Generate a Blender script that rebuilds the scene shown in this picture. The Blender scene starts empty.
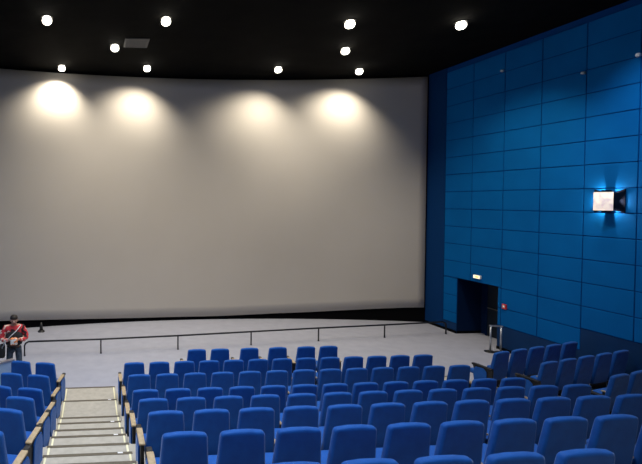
import bpy, bmesh, math, random
from mathutils import Vector, Matrix
random.seed(7)
PI = math.pi
C = bpy.context.scene.collection
SC = bpy.context.scene

# ---------------------------------------------------------------- camera
cd = bpy.data.cameras.new('camera')
cam = bpy.data.objects.new('camera', cd); C.objects.link(cam)
F = 450.0
cd.sensor_fit = 'HORIZONTAL'; cd.sensor_width = 36.0
cd.lens = 36.0 * F / 642.0
cd.shift_x = (321 - 127) / 642.0
cd.shift_y = -(232 - 211) / 642.0
cd.clip_start = 0.05; cd.clip_end = 200
cam.location = (0, 0, 0)
cam.rotation_euler = (PI/2 - math.atan(11/450.), 0, -math.atan(34/450.))
SC.camera = cam

# ---------------------------------------------------------------- world, exposure
w = bpy.data.worlds.new('world'); SC.world = w; w.use_nodes = True
w.node_tree.nodes['Background'].inputs[0].default_value = (0.5, 0.6, 0.8, 1)
w.node_tree.nodes['Background'].inputs[1].default_value = 0.0
SC.view_settings.view_transform = 'Standard'
SC.view_settings.look = 'None'
SC.view_settings.gamma = 1
SC.view_settings.exposure = 0.0
SC.view_settings.use_curve_mapping = False

P_HOUSE = 600      # hall downlights that stand out of the frame
P_FRONT = 400      # downlights above the front floor
P_SCREEN = 480     # downlights washing the screen
HOUSE_COL = (0.86, 0.92, 1.0)
WARM = (1.0, 0.90, 0.72)

# ---------------------------------------------------------------- materials
def mat(name, col, rough=0.6, metal=0.0, emit=None, es=0.0, sheen=0.0, spec=None):
    m = bpy.data.materials.new(name); m.use_nodes = True
    b = m.node_tree.nodes['Principled BSDF']
    b.inputs['Base Color'].default_value = (*col, 1)
    b.inputs['Roughness'].default_value = rough
    b.inputs['Metallic'].default_value = metal
    if emit:
        b.inputs['Emission Color'].default_value = (*emit, 1)
        b.inputs['Emission Strength'].default_value = es
    if sheen:
        b.inputs['Sheen Weight'].default_value = sheen
        b.inputs['Sheen Roughness'].default_value = 0.4
        b.inputs['Sheen Tint'].default_value = (0.55, 0.70, 1.0, 1)
    if spec is not None: b.inputs['Specular IOR Level'].default_value = spec
    return m

def vary(m, c1, c2, scale=8.0, detail=4.0, bump=0.0, bscale=None, lo=0.35, hi=0.65):
    """mottle the base colour between two tones with object-space noise, optional bump"""
    nt = m.node_tree; N = nt.nodes; L = nt.links
    b = N['Principled BSDF']
    tc = N.new('ShaderNodeTexCoord'); nz = N.new('ShaderNodeTexNoise')
    nz.inputs['Scale'].default_value = scale; nz.inputs['Detail'].default_value = detail
    L.new(tc.outputs['Object'], nz.inputs['Vector'])
    r = N.new('ShaderNodeValToRGB')
    r.color_ramp.elements[0].position = lo; r.color_ramp.elements[0].color = (*c1, 1)
    r.color_ramp.elements[1].position = hi; r.color_ramp.elements[1].color = (*c2, 1)
    L.new(nz.outputs['Fac'], r.inputs['Fac']); L.new(r.outputs['Color'], b.inputs['Base Color'])
    if bump:
        n2 = N.new('ShaderNodeTexNoise'); n2.inputs['Scale'].default_value = bscale or scale*6
        L.new(tc.outputs['Object'], n2.inputs['Vector'])
        bp = N.new('ShaderNodeBump'); bp.inputs['Strength'].default_value = bump
        bp.inputs['Distance'].default_value = 0.01
        L.new(n2.outputs['Fac'], bp.inputs['Height']); L.new(bp.outputs['Normal'], b.inputs['Normal'])
    return m

M = {}
M['seat'] = vary(mat('seat_fabric', (0.002, 0.085, 0.38), 0.7, sheen=0.38, spec=0.3), (0.001, 0.075, 0.35), (0.002, 0.095, 0.42), 6, 3, 0.25, 220)
M['panel'] = vary(mat('wall_fabric', (0.001, 0.105, 0.32), 0.8, spec=0.05), (0.001, 0.108, 0.365), (0.0012, 0.122, 0.405), 1.2, 5, 0.15, 150)
M['seam'] = mat('seam_fabric', (0.001, 0.048, 0.22), 0.9, spec=0.1)  # darker blue backing that shows between the wall panels
M['velvet'] = vary(mat('side_masking_fabric', (0.002, 0.06, 0.25), 0.9, spec=0.1), (0.002, 0.032, 0.13), (0.003, 0.045, 0.175), 30, 4, 0.3, 200)
M['wains'] = vary(mat('wainscot_blue', (0.003, 0.06, 0.22), 0.7, spec=0.2), (0.001, 0.026, 0.10), (0.0015, 0.035, 0.13), 2, 4)
M['black'] = mat('black_cloth', (0.004, 0.004, 0.005), 0.95, spec=0.05)
M['ceil'] = vary(mat('black_ceiling', (0.004, 0.004, 0.004), 0.9, spec=0.05), (0.002, 0.002, 0.002), (0.005, 0.005, 0.0045), 1.5, 5)
M['floor'] = vary(mat('pale_vinyl', (0.50, 0.50, 0.55), 0.65, spec=0.2), (0.345, 0.355, 0.43), (0.39, 0.40, 0.475), 3, 8, lo=0.3, hi=0.7)
M['carpet'] = vary(mat('grey_step_covering', (0.42, 0.40, 0.37), 0.8, spec=0.15), (0.41, 0.38, 0.325), (0.49, 0.455, 0.395), 9, 6, lo=0.3, hi=0.7)
M['nosing'] = mat('bronze_nosing', (0.13, 0.11, 0.08), 0.5, 0.2)
M['strip'] = mat('cream_edge_strip', (0.92, 0.86, 0.58), 0.5)
M['white'] = mat('white_plastic', (0.85, 0.85, 0.85), 0.4)
M['wood'] = vary(mat('beech_armrest', (0.38, 0.27, 0.16), 0.45), (0.38, 0.28, 0.16), (0.50, 0.375, 0.225), 14, 5)
M['blackplastic'] = mat('black_plastic', (0.012, 0.012, 0.014), 0.5)
M['rail'] = mat('dark_painted_steel', (0.012, 0.014, 0.02), 0.4, 0.3)
M['steel'] = mat('brushed_steel', (0.55, 0.57, 0.6), 0.35, 0.85)
M['lamp'] = mat('lamp_glass', (1, 1, 1), 0.3, emit=(1.0, 0.93, 0.78), es=9)
M['lampring'] = mat('black_lamp_ring', (0.02, 0.02, 0.02), 0.4, 0.2)
M['vent'] = mat('grey_vent_metal', (0.10, 0.10, 0.10), 0.6)
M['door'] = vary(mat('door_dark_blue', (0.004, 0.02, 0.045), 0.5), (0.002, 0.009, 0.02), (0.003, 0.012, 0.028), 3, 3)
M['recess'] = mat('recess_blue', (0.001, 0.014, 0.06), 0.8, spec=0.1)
M['screen'] = vary(mat('screen_vinyl', (0.52, 0.50, 0.48), 0.85, spec=0.1), (0.53, 0.495, 0.455), (0.545, 0.51, 0.47), 0.6, 3)
M['navy'] = mat('navy_metal', (0.0006, 0.004, 0.014), 0.8, spec=0.05)  # near black, so the sconce plate reads as shadow on the wall
M['shade'] = mat('glowing_shade', (0.35, 0.32, 0.30), 0.5)

# ---------------------------------------------------------------- mesh helpers
def link(name, bm, m, parent=None, smooth=False, wn=False):
    me = bpy.data.meshes.new(name)
    bmesh.ops.recalc_face_normals(bm, faces=bm.faces)
    bm.to_mesh(me); bm.free()
    for x in (m if isinstance(m, (list, tuple)) else [m]): me.materials.append(x)
    if smooth or wn:
        for p in me.polygons: p.use_smooth = True
    o = bpy.data.objects.new(name, me); C.objects.link(o)
    if parent: o.parent = parent
    if wn:
        k = o.modifiers.new('wn', 'WEIGHTED_NORMAL'); k.keep_sharp = True; k.weight = 100
    return o

def box(bm, x0, x1, y0, y1, z0, z1, bev=0, seg=2, mi=0):
    vs = [bm.verts.new((x, y, z)) for x in (x0, x1) for y in (y0, y1) for z in (z0, z1)]
    q = [(0,1,3,2), (4,6,7,5), (0,4,5,1), (2,3,7,6), (0,2,6,4), (1,5,7,3)]
    fs = [bm.faces.new([vs[i] for i in f]) for f in q]
    for f in fs: f.material_index = mi
    if bev:
        es = list({e for f in fs for e in f.edges})
        r = bmesh.ops.bevel(bm, geom=es, offset=bev, segments=seg, profile=0.5, affect='EDGES')
        for f in r['faces']: f.material_index = mi
    return vs

def prism(bm, pts, z0, z1, mi=0):
    a = [bm.verts.new((x, y, z0)) for x, y in pts]
    b = [bm.verts.new((x, y, z1)) for x, y in pts]
    n = len(pts)
    fs = [bm.faces.new(a[::-1]), bm.faces.new(b)]
    for i in range(n): fs.append(bm.faces.new([a[i], a[(i+1) % n], b[(i+1) % n], b[i]]))
    for f in fs: f.material_index = mi
    return fs

def tube(bm, pts, r, n=10, caps=True, mi=0):
    pts = [Vector(p) for p in pts]; rings = []
    for i, p in enumerate(pts):
        d = (pts[min(i+1, len(pts)-1)] - pts[max(i-1, 0)]).normalized()
        u = d.cross(Vector((0, 0, 1)))
        if u.length < 1e-3: u = Vector((1, 0, 0))
        u.normalize(); v = d.cross(u)
        rr = r[i] if isinstance(r, (list, tuple)) else r
        rings.append([bm.verts.new(p + (u*math.cos(t) + v*math.sin(t))*rr) for t in [2*PI*k/n for k in range(n)]])
    for a, b in zip(rings, rings[1:]):
        for k in range(n):
            bm.faces.new([a[k], a[(k+1) % n], b[(k+1) % n], b[k]]).material_index = mi
    if caps: bm.faces.new(rings[0][::-1]).material_index = mi; bm.faces.new(rings[-1]).material_index = mi

def lathe(bm, prof, c=(0, 0, 0), n=24, mi=0):
    rings = []
    for r, z in prof:
        if r < 1e-6: rings.append([bm.verts.new((c[0], c[1], c[2]+z))])
        else: rings.append([bm.verts.new((c[0]+r*math.cos(2*PI*k/n), c[1]+r*math.sin(2*PI*k/n), c[2]+z)) for k in range(n)])
    for a, b in zip(rings, rings[1:]):
        for k in range(n):
            k2 = (k+1) % n
            if len(a) == 1 and len(b) == 1: continue
            if len(a) == 1: f = bm.faces.new([a[0], b[k2], b[k]])
            elif len(b) == 1: f = bm.faces.new([a[k], a[k2], b[0]])
            else: f = bm.faces.new([a[k], a[k2], b[k2], b[k]])
            f.material_index = mi

def thing(name, label, cat, loc=(0, 0, 0), rz=0, group=None):
    o = bpy.data.objects.new(name, None); C.objects.link(o)
    o.empty_display_size = 0.1
    o.location = loc; o.rotation_euler = (0, 0, rz)
    o['label'] = label; o['category'] = cat
    if group: o['group'] = group
    return o

def tag(o, label, cat, group=None):
    o['label'] = label; o['category'] = cat
    if group: o['group'] = group
    return o

def struct(name, bm, m, parent=None, **k):
    o = link(name, bm, m, parent, **k)
    if not parent: o['kind'] = 'structure'
    return o

# ---------------------------------------------------------------- the hall
XL, XR, YB, ZF, ZC = -4.0, 12.6, -4.0, -4.65, 4.70
XC, R_ARC, Y_ARC = 4.3, 34.0, 17.16
def arc(x): return Y_ARC - R_ARC + math.sqrt(R_ARC**2 - (x - XC)**2)

NA = 40
xs = [XL + (XR - XL)*i/NA for i in range(NA+1)]
bm = bmesh.new()
prism(bm, [(XL-0.3, YB-0.3), (XR+1.3, YB-0.3), (XR+1.3, 17.8), (XL-0.3, 17.8)], ZF-0.2, ZF)
struct('floor', bm, M['floor'])
bm = bmesh.new()
prism(bm, [(XL-0.3, YB-0.3), (XR+0.3, YB-0.3), (XR+0.3, 17.8), (XL-0.3, 17.8)], ZC, ZC+0.2)
struct('ceiling', bm, M['ceil'])
bm = bmesh.new()                                   # curved front wall
prism(bm, [(x, arc(x)) for x in xs] + [(XR, 17.75), (XL, 17.75)], ZF, ZC)
struct('wall_front', bm, M['black'])
bm = bmesh.new(); box(bm, XL-0.25, XL, YB-0.2, 17.75, ZF, ZC); struct('wall_left', bm, M['panel'])
bm = bmesh.new(); box(bm, XL, XR, YB-0.25, YB, ZF, ZC); struct('wall_back', bm, M['wains'])

# right wall: backing with the door recess, fabric panels, wainscot, masking
DY0, DY1, DZ = 13.08, 14.66, -2.71
RX = 13.42
bm = bmesh.new()
box(bm, XR+0.02, XR+0.25, YB-0.2, DY0, ZF, ZC)
box(bm, XR+0.02, XR+0.25, DY1, 17.75, ZF, ZC)
box(bm, XR+0.02, XR+0.25, DY0, DY1, DZ, ZC)
struct('wall_right', bm, M['seam'])
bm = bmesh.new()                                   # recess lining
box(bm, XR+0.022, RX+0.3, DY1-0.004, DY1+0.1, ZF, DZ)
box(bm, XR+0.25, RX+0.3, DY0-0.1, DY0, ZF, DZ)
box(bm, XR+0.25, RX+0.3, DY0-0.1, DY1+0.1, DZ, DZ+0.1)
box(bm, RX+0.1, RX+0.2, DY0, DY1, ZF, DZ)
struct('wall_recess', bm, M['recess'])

def panel_cells():
    ys = [15.26 - 1.146*i for i in range(0, 17)]
    zs = [0.29 + 0.606*k for k in range(-8, 8)]
    cells = []
    for a, b in zip(ys[1:], ys[:-1]):
        wt = -3.90 if b > 10.8 else (-3.32 if b > 8.5 else (-2.71 if b > 5 else -1.5))
        if b > 15.0 or (a < 14.2 and a > 14.0): wt = -4.30
        for z0, z1 in zip(zs[:-1], zs[1:]):
            z0 = max(z0, wt); z1 = min(z1, ZC)
            if z1 - z0 < 0.05: continue
            cells.append((max(a, YB), b, z0, z1))
        if a < YB: break
    out = []
    for a, b, z0, z1 in cells:
        if z0 < DZ and b > DY0 and a < DY1:        # around the door opening
            if z1 > DZ: out.append((a, b, DZ, z1))
            if b > DY1: out.append((DY1, b, z0, min(z1, DZ)))
            if a < DY0: out.append((a, DY0, z0, min(z1, DZ)))
        else: out.append((a, b, z0, z1))
    return [c for c in out if c[1]-c[0] > 0.03 and c[3]-c[2] > 0.02]
bm = bmesh.new()
G = 0.010
for a, b, z0, z1 in panel_cells():
    box(bm, XR, XR+0.021, a+G, b-G, z0+G, z1-G, 0.007, 1)
struct('wall_panels', bm, M['panel'])
bm = bmesh.new(); box(bm, XR, XR+0.02, 15.268, arc(XR)-0.002, ZF, ZC); struct('trim_1', bm, M['velvet'])
bm = bmesh.new()                                   # stepped dark wainscot along the right wall
box(bm, XR+0.006, XR+0.02, DY1, 15.26, ZF, -4.30)
box(bm, XR+0.006, XR+0.02, 10.676, DY0, ZF, -3.91)
box(bm, XR+0.006, XR+0.02, 8.384, 10.676, ZF, -3.33)
box(bm, XR+0.006, XR+0.02, 4.946, 8.384, ZF, -2.72)
box(bm, XR+0.006, XR+0.02, YB, 4.946, ZF, -1.51)
struct('trim_2', bm, M['wains'])
bm = bmesh.new()                                   # skirting near the door
box(bm, XR-0.012, XR+0.005, DY1, arc(XR)-0.01, ZF, ZF+0.09)
box(bm, XR-0.012, XR+0.005, 8.0, DY0, ZF, ZF+0.09)
box(bm, XR+0.02, RX+0.1, DY1-0.012, DY1, ZF, ZF+0.09)
struct('trim_3', bm, M['black'])

# door in the recess: leaf with push bar and small sign plate
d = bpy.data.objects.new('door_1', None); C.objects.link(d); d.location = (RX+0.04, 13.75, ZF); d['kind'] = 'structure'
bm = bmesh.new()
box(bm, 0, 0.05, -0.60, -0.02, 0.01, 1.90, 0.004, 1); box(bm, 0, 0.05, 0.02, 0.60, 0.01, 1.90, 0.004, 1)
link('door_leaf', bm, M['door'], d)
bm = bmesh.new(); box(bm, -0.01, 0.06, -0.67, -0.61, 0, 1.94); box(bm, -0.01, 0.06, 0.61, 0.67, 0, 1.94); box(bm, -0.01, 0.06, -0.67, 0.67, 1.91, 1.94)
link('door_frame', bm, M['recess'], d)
for s in (-1, 1):
    bm = bmesh.new(); tube(bm, [(-0.06, s*0.06, 0.98), (-0.06, s*0.53, 0.98)], 0.018)
    tube(bm, [(0, s*0.1, 0.98), (-0.06, s*0.1, 0.98)], 0.012); tube(bm, [(0, s*0.5, 0.98), (-0.06, s*0.5, 0.98)], 0.012)
    link('push_bar', bm, M['vent'], d, smooth=True)
bm = bmesh.new(); box(bm, -0.012, 0, -0.52, -0.18, 1.50, 1.60, 0.003, 1); link('sign_plate', bm, M['vent'], d)

# ---------------------------------------------------------------- tiers and aisle steps
LV = {2: -4.62, 3: -4.50, 4: -4.27, 5: -4.01, 6: -3.62, 7: -3.265, 8: -2.955, 9: -2.54, 10: -2.18}
YS = {1: 10.72, 2: 9.86, 3: 8.86, 4: 7.60, 5: 6.66, 6: 5.43, 7: 4.24, 8: 3.15, 9: 2.05, 10: 0.95}
AX0, AX1 = -0.70, 0.55         # left aisle
BX0, BX1 = 8.02, 9.32          # right aisle
TL, TR = math.tan(math.radians(14)), math.tan(math.radians(12.8))
prev = ZF
for k in range(2, 11):
    yf = YS[k-1] - 0.09; z = LV[k]
    bm = bmesh.new()
    prism(bm, [(AX1, yf), (AX1, YB), (BX0, YB), (BX0, yf)], prev, z)
    prism(bm, [(AX0, yf), (XL, yf + TL*(AX0-XL)), (XL, YB), (AX0, YB)], prev, z)
    prism(bm, [(BX1, yf), (BX1, YB), (XR, YB), (XR, yf + TR*(XR-BX1))], prev, z)
    struct('seating_tier', bm, M['carpet'])
    prev = z
STEPS = [(10.99, -4.60), (10.05, -4.50), (9.02, -4.38), (8.56, -4.26), (7.84, -4.02), (7.26, -3.83), (6.60, -3.62),
         (6.06, -3.45), (5.50, -3.25), (4.95, -3.08), (4.40, -2.90), (3.85, -2.72), (3.30, -2.54), (2.75, -2.36),
         (2.20, -2.18), (1.65, -2.0), (1.1, -1.83), (0.55, -1.66)]
for a0, a1 in ((AX0, AX1), (BX0, BX1)):
    bm = bmesh.new(); prev = ZF
    for y, z in STEPS:
        prism(bm, [(a0, y), (a0, YB), (a1, YB), (a1, y)], prev, z); prev = z
    struct('aisle_steps', bm, M['carpet'])
    bm = bmesh.new(); prev = ZF
    for y, z in STEPS:                              # bronze nosings
        box(bm, a0+0.02, a1-0.02, y-0.055, y+0.004, z, z+0.004); box(bm, a0+0.02, a1-0.02, y, y+0.006, z-0.03, z+0.004)
    struct('trim_4' if a0 < 0 else 'trim_5', bm, M['nosing'])
    bm = bmesh.new()                                # cream edge strips on both sides of the treads
    for (y, z), (y2, z2) in zip(STEPS, STEPS[1:]+[(0.1, 0)]):
        if y - y2 < 0.2: continue
        for xa in (a0+0.04, a1-0.07): box(bm, xa, xa+0.03, y2+0.01, y-0.05, z, z+0.004)
    struct('trim_6' if a0 < 0 else 'trim_7', bm, M['strip'])
    bm = bmesh.new()                                # small white row tags on the nosings
    for i, (y, z) in enumerate(STEPS):
        if i % 2: box(bm, a1-0.22, a1-0.15, y-0.03, y, z+0.004, z+0.007)
    struct('trim_8' if a0 < 0 else 'trim_9', bm, M['white'])

# ---------------------------------------------------------------- cinema screen
def lerp_tab(t, x):
    if x <= t[0][0]: return t[0][1]
    for (a, u), (b, v) in zip(t, t[1:]):
        if x <= b: return u + (v-u)*(x-a)/(b-a)
    return t[-1][1]
BOT = [(-3.9, -4.28), (-3.3, -4.31), (-0.5, -4.44), (1.6, -4.50), (4.9, -4.52), (8.5, -4.36), (12.5, -4.06)]
t = thing('projection_screen', 'huge pale grey projection screen filling the front wall under the ceiling lights', 'cinema screen', (XC, Y_ARC, ZF))
bm = bmesh.new()
NX, NZ = 64, 24
grid = []
for i in range(NX+1):
    x = -3.92 + (12.52+3.92)*i/NX
    zb = lerp_tab(BOT, x); zb2 = (lerp_tab(BOT, x-0.6)+lerp_tab(BOT, x+0.6)+zb)/3
    col = []
    for j in range(NZ+1):
        z = zb2 + (4.62 - zb2)*j/NZ
        col.append(bm.verts.new((x-XC, arc(x)-0.06-Y_ARC, z-ZF)))
    grid.append(col)
for i in range(NX):
    for j in range(NZ): bm.faces.new([grid[i][j], grid[i+1][j], grid[i+1][j+1], grid[i][j+1]])
o = link('screen_sheet', bm, M['screen'], t, smooth=True)
s = o.modifiers.new('thick', 'SOLIDIFY'); s.thickness = 0.02; s.offset = 0
bm = bmesh.new()                                    # slim black batten along the lower edge
tube(bm, [(x-XC, arc(x)-0.05-Y_ARC, (lerp_tab(BOT, x-0.6)+lerp_tab(BOT, x+0.6)+lerp_tab(BOT, x))/3-0.015-ZF) for x in [-3.9+16.4*i/40 for i in range(41)]], 0.014, 6)
link('lower_batten', bm, M['black'], t)

# ---------------------------------------------------------------- ceiling downlights
def spot(parent, loc, power, col, size, blend=1.0, aim=None, rad=0.06):
    l = bpy.data.lights.new('lamp_light', 'SPOT'); l.energy = power; l.color = col
    l.spot_size = math.radians(size); l.spot_blend = blend; l.shadow_soft_size = rad
    o = bpy.data.objects.new('lamp_light', l); C.objects.link(o); o.parent = parent
    o.location = loc
    if aim: o.rotation_euler = Vector(aim).to_track_quat('-Z', 'Y').to_euler()
    return o
def ring_bm():
    bm = bmesh.new(); lathe(bm, [(0.125, 0), (0.155, 0), (0.155, -0.015), (0.14, -0.02), (0.125, -0.02), (0.125, 0)], n=28); return bm
def lens_bm():
    bm = bmesh.new(); lathe(bm, [(0.08, 0.0), (0.11, -0.04), (0.125, -0.09), (0.115, -0.14), (0.075, -0.18), (0, -0.195)], n=28); return bm
ring_me = lens_me = None
def downlight(x, y, label, power, col, size, blend, aim, group):
    global ring_me, lens_me
    t = thing('ceiling_downlight', label, 'ceiling light', (x, y, ZC), 0, group)
    if ring_me is None:
        r = link('trim_ring', ring_bm(), M['lampring'], t, smooth=True); ring_me = r.data
        l = link('lamp_lens', lens_bm(), M['lamp'], t, smooth=True); lens_me = l.data
    else:
        for n, me in (('trim_ring', ring_me), ('lamp_lens', lens_me)):
            o = bpy.data.objects.new(n, me); C.objects.link(o); o.parent = t
    spot(t, (0, 0, -0.25), power, col, size, blend, aim)
    return t
NM = ['leftmost', 'second from left', 'third from left', 'rightmost']
for i, (x, y) in enumerate([(-1.08, 16.0), (1.90, 15.8), (6.55, 15.6), (9.54, 15.6)]):
    downlight(x, y, 'glowing ceiling downlight in the row nearest the screen, ' + NM[i], P_SCREEN, WARM, 124, 1.0, (-0.20, 0.38, -1), 'downlights washing the screen')
for i, (x, y) in enumerate([(0.67, 13.76), (7.80, 13.5)]):
    downlight(x, y, ['round glowing ceiling downlight beside the grey vent', 'round glowing ceiling downlight alone in the middle of the right-hand three'][i], P_FRONT, WARM, 124, 1.0, (0, 0.1, -1), 'middle downlights')
for i, (x, y) in enumerate([(-1.17, 11.8), (1.89, 11.63), (6.73, 11.45), (9.7, 11.3)]):
    downlight(x, y, 'glowing ceiling downlight in the row farthest from the screen, ' + ['leftmost', 'second from left', 'third from left', 'rightmost'][i], P_FRONT*(1.7 if x > 9 else 1.15), WARM, 98 if x > 9 else 120, 1.0, (0.34 if x > 9 else 0, 0.18, -1), 'downlights over the front floor')
# the same fittings go on over the seats, unseen; rearmost pair added as fill
for y, x, kf in ((8.8, -1.5, 1.1), (8.8, 2.0, 1.0), (8.8, 6.4, 0.5), (8.8, 10.2, 0.8), (6.0, -1.5, 1.1), (6.0, 2.0, 1.0), (6.0, 6.4, 0.35),
                 (3.0, -1.5, 0.9), (3.0, 2.0, 0.7), (3.0, 6.4, 0.12), (0.0, -1.5, 0.6), (0.0, 2.0, 0.45)):
    downlight(x, y, 'unseen ceiling downlight over the rows of seats', P_HOUSE*kf, HOUSE_COL, 86 if x > 9 else 120, 1.0, (0.55 if x > 9 else 0, 0, -1), 'downlights over the seats')

# ceiling vent
t = thing('ceiling_vent', 'small grey rectangular vent grille in the black ceiling', 'vent', (1.30, 13.5, ZC))
bm = bmesh.new()
for a in ((-0.36, 0.36, -0.36, -0.31), (-0.36, 0.36, 0.31, 0.36), (-0.36, -0.31, -0.31, 0.31), (0.31, 0.36, -0.31, 0.31)): box(bm, *a, -0.03, 0, 0.003, 1)
link('vent_frame', bm, M['vent'], t)
bm = bmesh.new()
for i in range(9):
    y = -0.27 + i*0.0675
    box(bm, -0.31, 0.31, y-0.022, y+0.022, -0.018, -0.008)
link('vent_slats', bm, M['vent'], t)

# ---------------------------------------------------------------- wall light
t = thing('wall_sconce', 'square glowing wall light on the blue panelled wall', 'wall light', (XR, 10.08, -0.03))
bm = bmesh.new()                                    # dark plate standing in for the wall shadow, concave upper and lower edges
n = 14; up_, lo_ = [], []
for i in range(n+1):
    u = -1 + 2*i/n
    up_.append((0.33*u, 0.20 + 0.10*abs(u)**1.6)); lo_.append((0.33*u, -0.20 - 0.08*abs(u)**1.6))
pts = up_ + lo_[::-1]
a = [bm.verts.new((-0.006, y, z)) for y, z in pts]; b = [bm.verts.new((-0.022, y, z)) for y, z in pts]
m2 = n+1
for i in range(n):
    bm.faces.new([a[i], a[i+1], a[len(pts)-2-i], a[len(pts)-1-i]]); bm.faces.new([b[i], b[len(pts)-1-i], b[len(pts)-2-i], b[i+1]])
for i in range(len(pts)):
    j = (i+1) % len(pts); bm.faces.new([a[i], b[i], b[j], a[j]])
link('shadow_plate', bm, M['navy'], t)
bm = bmesh.new()                                    # bowed front shade
sh = []
for i in range(13):
    u = -1 + 2*i/12
    sh.append((-0.185 - 0.035*(1-u*u), 0.215*u))
for (x0, y0), (x1, y1) in zip(sh, sh[1:]):
    vs = [bm.verts.new(p) for p in ((x0, y0, -0.225), (x1, y1, -0.225), (x1, y1, 0.225), (x0, y0, 0.225))]
    bm.faces.new(vs)
bmesh.ops.remove_doubles(bm, verts=bm.verts, dist=1e-4)
sm = M['shade']; N = sm.node_tree.nodes; L = sm.node_tree.links
tc = N.new('ShaderNodeTexCoord'); nz = N.new('ShaderNodeTexNoise'); nz.inputs['Scale'].default_value = 7
L.new(tc.outputs['Object'], nz.inputs['Vector'])
rp = N.new('ShaderNodeValToRGB'); rp.color_ramp.elements[0].position = 0.35; rp.color_ramp.elements[0].color = (0.50, 0.42, 0.46, 1)
rp.color_ramp.elements[1].position = 0.65; rp.color_ramp.elements[1].color = (1.0, 0.84, 0.66, 1)
L.new(nz.outputs['Fac'], rp.inputs['Fac']); L.new(rp.outputs['Color'], N['Principled BSDF'].inputs['Emission Color'])
N['Principled BSDF'].inputs['Emission Strength'].default_value = 1.15
o = link('glowing_shade', bm, sm, t, smooth=True)
s = o.modifiers.new('thick', 'SOLIDIFY'); s.thickness = 0.006
for z in (-0.232, 0.225):
    bm = bmesh.new()
    for (x0, y0), (x1, y1) in zip(sh, sh[1:]):
        vs = [bm.verts.new(p) for p in ((x0-0.006, y0, z), (x1-0.006, y1, z), (x1+0.012, y1, z), (x0+0.012, y0, z))]
        vt = [bm.verts.new(v.co + Vector((0, 0, 0.007))) for v in vs]
        bm.faces.new(vs); bm.faces.new(vt)
        for i in range(4): bm.faces.new([vs[i], vs[(i+1) % 4], vt[(i+1) % 4], vt[i]])
    bmesh.ops.remove_doubles(bm, verts=bm.verts, dist=1e-4)
    link('shade_rim', bm, M['navy'], t)
bm = bmesh.new()                                    # central bracket; fins above and below added to shade the wall
box(bm, -0.19, -0.02, -0.02, 0.02, -0.22, 0.22)
for s_ in (1, -1):
    z0, z1 = sorted((s_*0.20, s_*0.27)); box(bm, -0.17, -0.02, -0.055, 0.055, z0, z1)
link('bracket', bm, M['navy'], t)
for sy in (-1, 1):
    spot(t, (-0.10, sy*0.19, 0), 10, (1.0, 0.72, 0.6), 100, 0.6, (0.30, sy*1.0, 0), 0.02)
    for sz in (-1, 1): spot(t, (-0.10, sy*0.08, sz*0.16), 22, (1.0, 0.72, 0.6), 66, 0.5, (0.36, sy*0.75, sz*1.0), 0.02)

# exit sign and red call point
M['exit'] = mat('exit_sign_face', (0.9, 0.9, 0.8), 0.4, emit=(1.0, 0.86, 0.55), es=1.1)
M['exito'] = mat('exit_sign_figure', (0.9, 0.5, 0.1), 0.4, emit=(1.0, 0.50, 0.12), es=1.0)
t = thing('exit_sign', 'small lit sign box on the blue wall above the dark doorway', 'sign', (XR, 13.80, -2.52))
bm = bmesh.new(); box(bm, -0.06, 0, -0.13, 0.13, -0.055, 0.055, 0.006, 2); link('housing', bm, M['white'], t)
bm = bmesh.new(); box(bm, -0.064, -0.058, -0.122, 0.122, -0.048, 0.048); link('lit_face', bm, M['exit'], t)
bm = bmesh.new(); box(bm, -0.067, -0.063, -0.075, 0.045, -0.022, 0.022); link('orange_marking', bm, M['exito'], t)
M['red'] = mat('red_plastic', (0.65, 0.04, 0.04), 0.4, spec=0.5)
t = thing('fire_call_point', 'tiny red and white alarm box on the blue wall right of the doorway', 'alarm box', (XR, 12.82, -3.27))
bm = bmesh.new(); box(bm, -0.045, 0, -0.07, 0.07, -0.075, 0.075, 0.008, 2); link('housing', bm, M['red'], t)
bm = bmesh.new(); box(bm, -0.05, -0.044, -0.035, 0.035, -0.03, 0.04, 0.002, 1); link('white_pane', bm, M['white'], t)

# three pale glints high on the right wall, modelled as small beads
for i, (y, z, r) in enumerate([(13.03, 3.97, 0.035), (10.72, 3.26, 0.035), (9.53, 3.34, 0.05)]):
    t = thing('wall_glint', 'tiny pale glint modelled as a bead high on the blue wall, ' + ['nearest the screen', 'above the wall light', 'nearest the right edge'][i], 'wall glint', (XR, y, z), 0, 'glints high on the blue wall')
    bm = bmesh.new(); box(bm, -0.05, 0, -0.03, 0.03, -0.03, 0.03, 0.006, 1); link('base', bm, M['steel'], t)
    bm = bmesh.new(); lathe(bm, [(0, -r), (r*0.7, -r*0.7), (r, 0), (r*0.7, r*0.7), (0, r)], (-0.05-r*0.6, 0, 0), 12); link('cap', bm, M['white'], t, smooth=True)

# ---------------------------------------------------------------- low rail across the front floor
t = thing('guard_rail', 'long low dark guard rail running across the pale floor before the screen', 'rail', (4.3, 13.8, ZF))
RP = [(-2.04, 13.50), (0.23, 13.57), (2.63, 13.75), (5.05, 13.99), (7.41, 14.22), (9.82, 14.41), (12.20, 14.63)]
o0 = Vector((4.3, 13.8, 0)); RH = 0.43
bm = bmesh.new()
pts = [(RP[0][0], RP[0][1], 0), (RP[0][0], RP[0][1], RH-0.12), (RP[0][0]+0.03, RP[0][1], RH-0.05), (RP[0][0]+0.12, RP[0][1], RH)]
pts += [(x, y, RH) for x, y in RP[1:-1]]
pts += [(RP[-1][0]-0.12, RP[-1][1], RH), (RP[-1][0]-0.03, RP[-1][1], RH-0.05), (RP[-1][0], RP[-1][1], RH-0.12), (RP[-1][0], RP[-1][1], 0)]
tube(bm, [Vector(p) - o0 for p in pts], 0.027, 10)
link('top_rail', bm, M['rail'], t, smooth=True)
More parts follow.
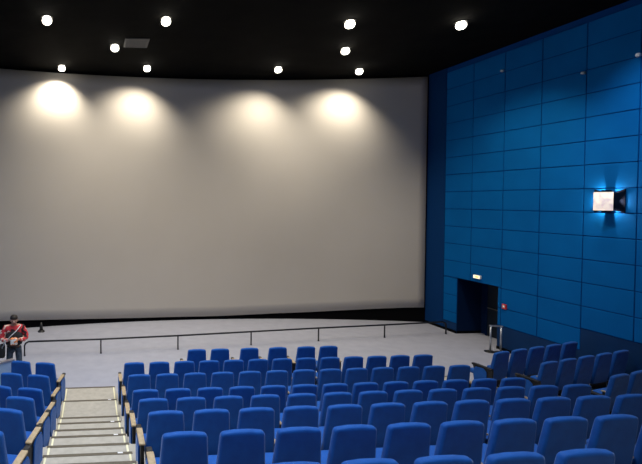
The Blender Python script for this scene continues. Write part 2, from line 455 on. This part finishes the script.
for x, y in RP[1:-1]:
    bm = bmesh.new(); tube(bm, [(x-4.3, y-13.8, 0.01), (x-4.3, y-13.8, RH)], 0.022, 10)
    lathe(bm, [(0, 0.008), (0.035, 0.008), (0.035, 0)], (x-4.3, y-13.8, 0), 16)
    link('post', bm, M['rail'], t, smooth=True)
t = thing('guard_rail', 'short low dark guard rail behind the person at the left edge', 'rail', (-3.4, 13.45, ZF))
bm = bmesh.new(); tube(bm, [(-0.55, 0, 0), (-0.55, 0, 0.33), (-0.46, 0, 0.43), (0.46, 0, 0.43), (0.55, 0, 0.33), (0.55, 0, 0)], 0.027, 10)
link('top_rail', bm, M['rail'], t, smooth=True)

# pair of steel barrier posts joined on top, by the doorway
t = thing('barrier_post', 'slim steel barrier hoop standing on the floor beside the doorway', 'barrier', (12.24, 12.74, ZF), math.radians(-25))
for sx in (-1, 1):
    bm = bmesh.new(); tube(bm, [(sx*0.13, 0, 0.02), (sx*0.13, 0, 0.80)], 0.024, 14); link('post', bm, M['steel'], t, smooth=True)
    bm = bmesh.new(); lathe(bm, [(0, 0.03), (0.06, 0.03), (0.15, 0.012), (0.155, 0), (0, 0)], (sx*0.13, 0, 0), 20); link('base', bm, M['blackplastic'], t, smooth=True)
bm = bmesh.new(); box(bm, -0.17, 0.17, -0.03, 0.03, 0.79, 0.83, 0.012, 2); link('top_bar', bm, M['steel'], t)

# small black floor stand at the foot of the screen
t = thing('floor_stand', 'small black stand on the pale floor at the foot of the screen', 'stand', (-1.83, 15.98, ZF))
bm = bmesh.new(); lathe(bm, [(0, 0.07), (0.08, 0.06), (0.12, 0.02), (0.13, 0), (0, 0)], n=20); link('base', bm, M['blackplastic'], t, smooth=True)
bm = bmesh.new(); tube(bm, [(0, 0, 0.05), (0, 0, 0.32)], [0.07, 0.03], 12); link('stem', bm, M['blackplastic'], t, smooth=True)

# ---------------------------------------------------------------- cinema seats
ORD = ['first', 'second', 'third', 'fourth', 'fifth', 'sixth', 'seventh', 'eighth', 'ninth', 'tenth', 'eleventh', 'twelfth', 'thirteenth']
def backrest_bm():
    bm = bmesh.new()
    prof = []; zt, zb = 1.0, 0.27
    wb, wt, r = 0.245, 0.222, 0.045
    prof += [(-wb+0.02, zb), (wb-0.02, zb), (wb, zb+0.03), (wb+0.004, 0.55)]
    for k in range(6):
        a = k/5*PI/2
        prof.append((wt - r + r*math.cos(a), zt - 0.012 - r + r*math.sin(a)))
    prof.append((0.08, zt)); prof.append((-0.08, zt))
    for k in range(6):
        a = PI/2 + k/5*PI/2
        prof.append((-wt + r + r*math.cos(a), zt - 0.012 - r + r*math.sin(a)))
    prof += [(-wb-0.004, 0.55), (-wb, zb+0.03)]
    def yoff(z): return 0.11*(1-(z-zb)/(zt-zb))
    # rings from the rear face to the front face, edges rounded
    rings = []
    T = 0.085
    for t_, ins in ((0.0, 0.028), (0.006, 0.012), (0.022, 0.0), (T-0.022, 0.0), (T-0.006, 0.012), (T, 0.03)):
        ring = []
        cz = 0.64
        for x, z in prof:
            sx = (abs(x)-ins)/abs(x) if abs(x) > ins else 0
            zz = z - ins*((z-cz)/0.36)
            ring.append(bm.verts.new((x*sx, yoff(zz) + t_, zz)))
        rings.append(ring)
    n = len(prof)
    for a, b in zip(rings, rings[1:]):
        for i in range(n): bm.faces.new([a[i], a[(i+1) % n], b[(i+1) % n], b[i]])
    # fill the two faces with strips so they follow the curve
    for ring, rev in ((rings[0], False), (rings[-1], True)):
        lo, hi = 0, 1                       # bottom edge between verts 0 and 1
        li, ri = n-0, 1                     # left index counts down, right counts up
        left = [ring[0]] + [ring[n-1-k] for k in range((n-2)//2)]
        right = [ring[1+k] for k in range(len(left))]
        for k in range(len(left)-1):
            q = [left[k], right[k], right[k+1], left[k+1]]
            bm.faces.new(q if not rev else q[::-1])
    return bm
def rbox_bm(x0, x1, y0, y1, z0, z1, bev, seg=3):
    bm = bmesh.new(); box(bm, x0, x1, y0, y1, z0, z1, bev, seg); return bm
def cushion_bm():
    bm = bmesh.new(); vs = box(bm, -0.235, 0.235, 0.15, 0.64, 0.29, 0.40)
    for v in vs:
        if v.co.y > 0.5: v.co.z += 0.03
    bmesh.ops.bevel(bm, geom=list(bm.edges), offset=0.035, segments=3, profile=0.5, affect='EDGES')
    return bm
def arm_bm(sx):                                     # pale wooden cap at the end of a row
    bm = bmesh.new(); x = sx*0.298
    vs = box(bm, x-0.040, x+0.040, 0.04, 0.40, 0.575, 0.603)
    for v in vs:
        if v.co.y > 0.3: v.co.z += 0.02
    bmesh.ops.bevel(bm, geom=list(bm.edges), offset=0.008, segments=2, profile=0.5, affect='EDGES')
    return bm
def armtip_bm(sx):
    bm = bmesh.new(); x = sx*0.298; box(bm, x-0.034, x+0.034, 0.41, 0.50, 0.575, 0.622, 0.01, 2); return bm
def midarm_bm():                                    # lower, slimmer cap between two seats
    bm = bmesh.new(); box(bm, 0.2875-0.024, 0.2875+0.024, 0.12, 0.46, 0.475, 0.50, 0.008, 2); return bm
def midstd_bm():
    bm = bmesh.new(); box(bm, 0.2875-0.018, 0.2875+0.018, 0.16, 0.44, 0.0, 0.476, 0.006, 1); return bm
def standard_bm(sx):
    bm = bmesh.new(); x = sx*0.294
    prof = [(0.04, 0.0), (0.46, 0.0), (0.46, 0.02), (0.36, 0.05), (0.40, 0.35), (0.48, 0.576), (0.03, 0.576), (0.04, 0.30)]
    a = [bm.verts.new((x-0.022, y, z)) for y, z in prof]; b = [bm.verts.new((x+0.022, y, z)) for y, z in prof]
    bm.faces.new(a); bm.faces.new(b[::-1])
    for i in range(len(prof)): j = (i+1) % len(prof); bm.faces.new([a[i], a[j], b[j], b[i]])
    return bm
def endpanel_bm(sx):
    bm = bmesh.new(); x = sx*0.330
    prof = [(0.20, 0.06), (0.38, 0.06), (0.42, 0.14), (0.45, 0.38), (0.43, 0.50), (0.40, 0.555), (0.22, 0.565), (0.15, 0.50), (0.13, 0.25)]
    a = [bm.verts.new((x-0.012, y, z)) for y, z in prof]; b = [bm.verts.new((x+0.012, y, z)) for y, z in prof]
    bm.faces.new(a); bm.faces.new(b[::-1])
    for i in range(len(prof)): j = (i+1) % len(prof); bm.faces.new([a[i], a[j], b[j], b[i]])
    bmesh.ops.bevel(bm, geom=list(bm.edges), offset=0.006, segments=2, profile=0.5, affect='EDGES')
    return bm
PROTO = {}
def get(nm, fn, m):
    """first call builds the part, later calls copy it"""
    if nm not in PROTO:
        o = link(nm.split(':')[0], fn(), m, wn=True); PROTO[nm] = [o, False]
    o, used = PROTO[nm]
    if not used: PROTO[nm][1] = True; return o
    c = o.copy(); C.objects.link(c); return c
def seat(x, y, z, rz, label, group, ends=(), dark=False):
    """ends: -1 and/or 1 where the row stops on that side"""
    t = thing('cinema_chair', label, 'chair', (x, y, z), rz, group)
    get('backrest:b', backrest_bm, M['seat']).parent = t
    get('cushion:c', cushion_bm, M['seat']).parent = t
    if 1 not in ends:
        get('armrest:m', midarm_bm, M['wood']).parent = t
        get('side_standard:m', midstd_bm, M['blackplastic']).parent = t
    for s_ in ends:
        get('armrest:%d%d' % (s_, dark), lambda: arm_bm(s_), M['blackplastic' if dark else 'wood']).parent = t
        get('armrest_tip:%d' % s_, lambda: armtip_bm(s_), M['blackplastic']).parent = t
        get('side_standard:%d' % s_, lambda: standard_bm(s_), M['blackplastic']).parent = t
        get('end_panel:%d' % s_, lambda: endpanel_bm(s_), M['seat']).parent = t
    return t
ROW = {1: 'front row', 2: 'second row', 3: 'third row', 4: 'fourth row', 5: 'fifth row', 6: 'sixth row', 7: 'seventh row', 8: 'nearest row'}
XS = {2: (0.91, 0.567, 13), 3: (0.92, 0.570, 13), 4: (0.90, 0.568, 13), 5: (0.91, 0.582, 13), 6: (0.90, 0.579, 13), 7: (0.89, 0.577, 10), 8: (0.90, 0.590, 6)}
X1 = [2.53, 3.11, 3.85, 4.57, 5.30, 5.88]
E1 = [(-1,), (1,), (-1, 1), (-1, 1), (-1,), (1,)]
for i, x in enumerate(X1):
    seat(x, YS[1], ZF, 0, 'blue cinema chair, %s from the left in the short middle front row' % ORD[i], 'middle block seats in the front row', E1[i])
for k in range(2, 9):
    x0, p, n = XS[k]
    for i in range(n):
        seat(x0 + p*i, YS[k], LV[k], 0, 'blue cinema chair, %s from the left aisle, %s, middle block' % (ORD[i], ROW[k]),
             'middle block seats in the ' + ROW[k], (-1,) if i == 0 else ((1,) if i == 12 else ()))
# left block, turned towards the screen
AL = math.radians(-14)
LN = {2: 'front row', 3: 'second row', 4: 'third row', 5: 'fourth row', 6: 'fifth row', 7: 'nearest row'}
for k, (xe, ye, n) in {2: (-1.05, 10.00, 2), 3: (-1.08, 8.99, 2), 4: (-1.08, 7.81, 2), 5: (-1.10, 6.87, 2), 6: (-1.08, 5.64, 1), 7: (-1.08, 4.45, 1)}.items():
    for i in range(n):
        q = 0.575*i
        seat(xe - 0.03 - q*math.cos(AL), ye - q*math.sin(AL), LV[k], AL,
             'blue cinema chair left of the steps, %s from the aisle, %s, left block' % (ORD[i], LN[k]),
             'left block seats', (1,) if i == 0 else ())
# right block, turned the other way, by the blue wall
AR = math.radians(12.8)
for k, (xe, ye, n) in {2: (9.75, 9.92, 5), 3: (9.88, 8.91, 5), 4: (9.87, 7.60, 5)}.items():
    for i in range(n):
        q = 0.615*i
        seat(xe + q*math.cos(AR), ye + q*math.sin(AR), LV[k], AR,
             'dark blue cinema chair near the right wall, %s from its aisle, %s' % (ORD[i], LN[k]),
             'right block seats', (-1,) if i == 0 else (), True).scale = (1.06, 1, 1)

# ---------------------------------------------------------------- low parapet wall at the left
M['parapet'] = vary(mat('parapet_paint', (0.30, 0.42, 0.62), 0.6), (0.28, 0.40, 0.60), (0.32, 0.44, 0.64), 3, 4)
bm = bmesh.new()
PA, PB = Vector((-1.88, 10.62)), Vector((-3.0, 9.75))
u = (PA-PB).normalized(); v = Vector((-u.y, u.x))*0.05
def quad(e): return [tuple(p) for p in (PA+u*e-v*(1+e*10), PA+u*e+v*(1+e*10), PB-u*e+v*(1+e*10), PB-u*e-v*(1+e*10))]
prism(bm, quad(0), ZF, -3.75); struct('wall_parapet', bm, M['parapet'])
bm = bmesh.new(); prism(bm, quad(0.02), -3.75, -3.72); struct('trim_10', bm, M['steel'])

# ---------------------------------------------------------------- the person
def skin(name, joints, edges, m, parent=None, sub=1, root=0):
    me = bpy.data.meshes.new(name); me.from_pydata([j[0] for j in joints], edges, [])
    o = bpy.data.objects.new(name, me); C.objects.link(o); me.materials.append(m)
    o.modifiers.new('skin', 'SKIN')
    if not me.skin_vertices:
        bm = bmesh.new(); bm.from_mesh(me); bm.verts.layers.skin.verify(); bm.to_mesh(me); bm.free()
    for sv, j in zip(me.skin_vertices[0].data, joints):
        r = j[1]; sv.radius = r if isinstance(r, tuple) else (r, r)
    me.skin_vertices[0].data[root].use_root = True
    o.modifiers['skin'].use_smooth_shade = True
    k = o.modifiers.new('sub', 'SUBSURF'); k.levels = k.render_levels = sub
    if parent: o.parent = parent
    return o
M['skin'] = mat('skin_tone', (0.48, 0.27, 0.19), 0.5)
M['hair'] = mat('dark_hair', (0.02, 0.014, 0.012), 0.7)
M['jeans'] = vary(mat('blue_jeans', (0.03, 0.05, 0.08), 0.85), (0.02, 0.035, 0.06), (0.07, 0.10, 0.14), 14, 4)
M['vest'] = mat('black_quilted_cloth', (0.012, 0.012, 0.014), 0.8)
M['shirt'] = mat('white_shirt', (0.7, 0.7, 0.72), 0.8)
jm = mat('red_patterned_jacket', (0.5, 0.05, 0.05), 0.8); M['jacket'] = jm
N = jm.node_tree.nodes; L = jm.node_tree.links
tc = N.new('ShaderNodeTexCoord'); nz = N.new('ShaderNodeTexNoise'); nz.inputs['Scale'].default_value = 6.5; nz.inputs['Detail'].default_value = 1
L.new(tc.outputs['Object'], nz.inputs['Vector'])
rp = N.new('ShaderNodeValToRGB'); rp.color_ramp.interpolation = 'CONSTANT'
e = rp.color_ramp.elements; e[0].position = 0; e[0].color = (0.03, 0.01, 0.012, 1); e[1].position = 0.36; e[1].color = (0.62, 0.04, 0.05, 1)
q = e.new(0.53); q.color = (0.80, 0.62, 0.50, 1); q = e.new(0.62); q.color = (0.66, 0.08, 0.07, 1)
L.new(nz.outputs['Fac'], rp.inputs['Fac']); L.new(rp.outputs['Color'], N['Principled BSDF'].inputs['Base Color'])

P = thing('person', 'person in a red patterned jacket, black vest and jeans standing with head bowed at the left edge', 'person', (-2.04, 11.75, ZF), math.radians(8))
P['label'] = 'person in red patterned jacket and jeans, head bowed, standing at the left edge'
J = [((0, 0, 0.92), 0.09), ((0, 0.01, 1.12), 0.11), ((0, 0.0, 1.32), (0.16, 0.11)), ((0, -0.03, 1.42), 0.075), ((0, -0.06, 1.47), 0.055), ((0, -0.085, 1.53), 0.082), ((0, -0.10, 1.59), 0.09), ((0, -0.09, 1.65), 0.06)]
E_ = [(i, i+1) for i in range(7)]
J.append(((0, -0.195, 1.535), 0.014)); E_.append((5, 8))           # nose
for sx in (-1, 1):
    b = len(J)
    J += [((sx*0.17, 0, 1.38), 0.06), ((sx*0.26, -0.02, 1.12), 0.045), ((sx*0.10, -0.24, 1.10), 0.03), ((sx*0.065, -0.28, 1.12), (0.036, 0.02))]
    E_ += [(2, b), (b, b+1), (b+1, b+2), (b+2, b+3)]
    for f_ in range(4):                                             # fingers curling over the bundle
        k = len(J); zf = 1.155 - f_*0.021; ln = (0.034, 0.04, 0.038, 0.03)[f_]
        J += [((sx*0.050, -0.305, zf), 0.0095), ((sx*(0.050-ln*0.6), -0.335, zf), 0.009), ((sx*(0.050-ln*1.1), -0.338, zf-0.003), 0.008)]
        E_ += [(b+3, k), (k, k+1), (k+1, k+2)]
    k = len(J)
    J += [((sx*0.055, -0.27, 1.165), 0.011), ((sx*0.025, -0.285, 1.185), 0.0095)]; E_ += [(b+3, k), (k, k+1)]
    h = len(J)
    J += [((sx*0.10, 0, 0.80), 0.06), ((sx*0.12, -0.02, 0.48), 0.055), ((sx*0.13, 0.02, 0.09), 0.042), ((sx*0.14, -0.09, 0.04), 0.036)]
    E_ += [(0, h), (h, h+1), (h+1, h+2), (h+2, h+3)]
skin('body', J, E_, M['skin'], P)
J = [((0, 0, 0.98), (0.185, 0.14)), ((0, 0.01, 1.16), (0.20, 0.15)), ((0, 0.0, 1.34), (0.20, 0.14)), ((0, -0.01, 1.42), (0.12, 0.09))]
E_ = [(0, 1), (1, 2), (2, 3)]
for sx in (-1, 1):
    b = len(J)
    J += [((sx*0.20, 0, 1.36), 0.095), ((sx*0.31, -0.02, 1.12), 0.085), ((sx*0.28, -0.09, 1.06), 0.075), ((sx*0.125, -0.22, 1.10), 0.048)]
    E_ += [(2, b), (b, b+1), (b+1, b+2), (b+2, b+3)]
skin('jacket', J, E_, M['jacket'], P)
skin('vest', [((0, -0.02, 0.93), (0.25, 0.17)), ((0, -0.04, 1.12), (0.26, 0.18)), ((0, -0.06, 1.36), (0.16, 0.15)), ((0.17, -0.03, 1.00), 0.12), ((-0.17, -0.03, 1.00), 0.12)], [(0, 1), (1, 2), (1, 3), (1, 4)], M['vest'], P)
skin('shirt', [((0, -0.015, 0.86), (0.19, 0.15)), ((0, -0.015, 1.02), (0.19, 0.15))], [(0, 1)], M['shirt'], P)
J = [((0, 0, 0.92), (0.155, 0.12))]; E_ = []
for sx in (-1, 1):
    b = len(J); J += [((sx*0.10, 0, 0.82), 0.105), ((sx*0.125, -0.02, 0.48), 0.082), ((sx*0.135, 0.01, 0.10), 0.072)]; E_ += [(0, b), (b, b+1), (b+1, b+2)]
skin('jeans', J, E_, M['jeans'], P)
for sx in (-1, 1):
    bm = bmesh.new(); vs = box(bm, sx*0.14-0.05, sx*0.14+0.05, -0.20, 0.09, 0.0, 0.10)
    for v_ in vs:
        if v_.co.y < -0.1 and v_.co.z > 0.05: v_.co.z = 0.06
    bmesh.ops.bevel(bm, geom=list(bm.edges), offset=0.025, segments=3, profile=0.5, affect='EDGES')
    link('shoe', bm, M['vest'], P, smooth=True)
bm = bmesh.new(); bmesh.ops.create_uvsphere(bm, u_segments=20, v_segments=14, radius=1)
for v_ in bm.verts:
    v_.co = Vector((v_.co.x*0.098, v_.co.y*0.108, v_.co.z*0.085))
    if v_.co.z < -0.03: v_.co.z = -0.03 - (v_.co.y > 0)*0.05*min(1, v_.co.y/0.08)
    v_.co += Vector((0, -0.075, 1.625))
link('hair', bm, M['hair'], P, smooth=True)
for sx in (-1, 1):
    bm = bmesh.new(); bmesh.ops.create_uvsphere(bm, u_segments=10, v_segments=6, radius=0.012); bmesh.ops.translate(bm, verts=bm.verts, vec=(sx*0.033, -0.168, 1.565)); link('eye', bm, M['hair'], P, smooth=True)
    bm = bmesh.new(); bmesh.ops.create_uvsphere(bm, u_segments=10, v_segments=6, radius=0.025)
    for v_ in bm.verts: v_.co = Vector((v_.co.x*0.5 + sx*0.088, v_.co.y*0.8-0.08, v_.co.z*1.2+1.555))
    link('ear', bm, M['skin'], P, smooth=True)
bm = bmesh.new(); box(bm, -0.022, 0.022, -0.168, -0.155, 1.495, 1.503, 0.003, 1); link('mouth', bm, M['red'], P)
# what the person carries
pm = Matrix.Translation(P.location) @ Matrix.Rotation(math.radians(8), 4, 'Z')
M['bundle'] = mat('white_orange_wrap', (0.8, 0.78, 0.74), 0.6)
N = M['bundle'].node_tree.nodes; L = M['bundle'].node_tree.links
tc = N.new('ShaderNodeTexCoord'); nz = N.new('ShaderNodeTexNoise'); nz.inputs['Scale'].default_value = 12
L.new(tc.outputs['Object'], nz.inputs['Vector']); rp = N.new('ShaderNodeValToRGB'); rp.color_ramp.interpolation = 'CONSTANT'
e = rp.color_ramp.elements; e[0].color = (0.85, 0.83, 0.78, 1); e[1].position = 0.49; e[1].color = (0.85, 0.25, 0.06, 1)
L.new(nz.outputs['Fac'], rp.inputs['Fac']); L.new(rp.outputs['Color'], N['Principled BSDF'].inputs['Base Color'])
bm = bmesh.new(); vs = box(bm, -0.09, 0.09, -0.345, -0.245, 0.99, 1.17)
bmesh.ops.bevel(bm, geom=list(bm.edges), offset=0.03, segments=3, profile=0.5, affect='EDGES'); bm.transform(pm)
tag(link('held_bundle', bm, M['bundle'], smooth=True), 'small white and orange bundle held at the belly by the person', 'bundle')
t = thing('shoulder_bag', 'black shoulder bag with a pale strap hanging at the hip of the person', 'bag', pm @ Vector((-0.30, -0.02, 0.62)), math.radians(8))
bm = bmesh.new(); vs = box(bm, -0.07, 0.07, -0.15, 0.15, 0, 0.30); bmesh.ops.bevel(bm, geom=list(bm.edges), offset=0.04, segments=3, profile=0.5, affect='EDGES')
link('bag_body', bm, M['vest'], t, smooth=True)
bm = bmesh.new(); tube(bm, [(0.0, -0.14, 0.26), (0.08, -0.185, 0.42), (0.22, -0.21, 0.58), (0.36, -0.19, 0.70), (0.46, -0.10, 0.80), (0.47, 0.03, 0.80), (0.36, 0.16, 0.68), (0.15, 0.17, 0.45), (0.0, 0.14, 0.26)], 0.011, 8)
link('strap', bm, M['shirt'], t, smooth=True)
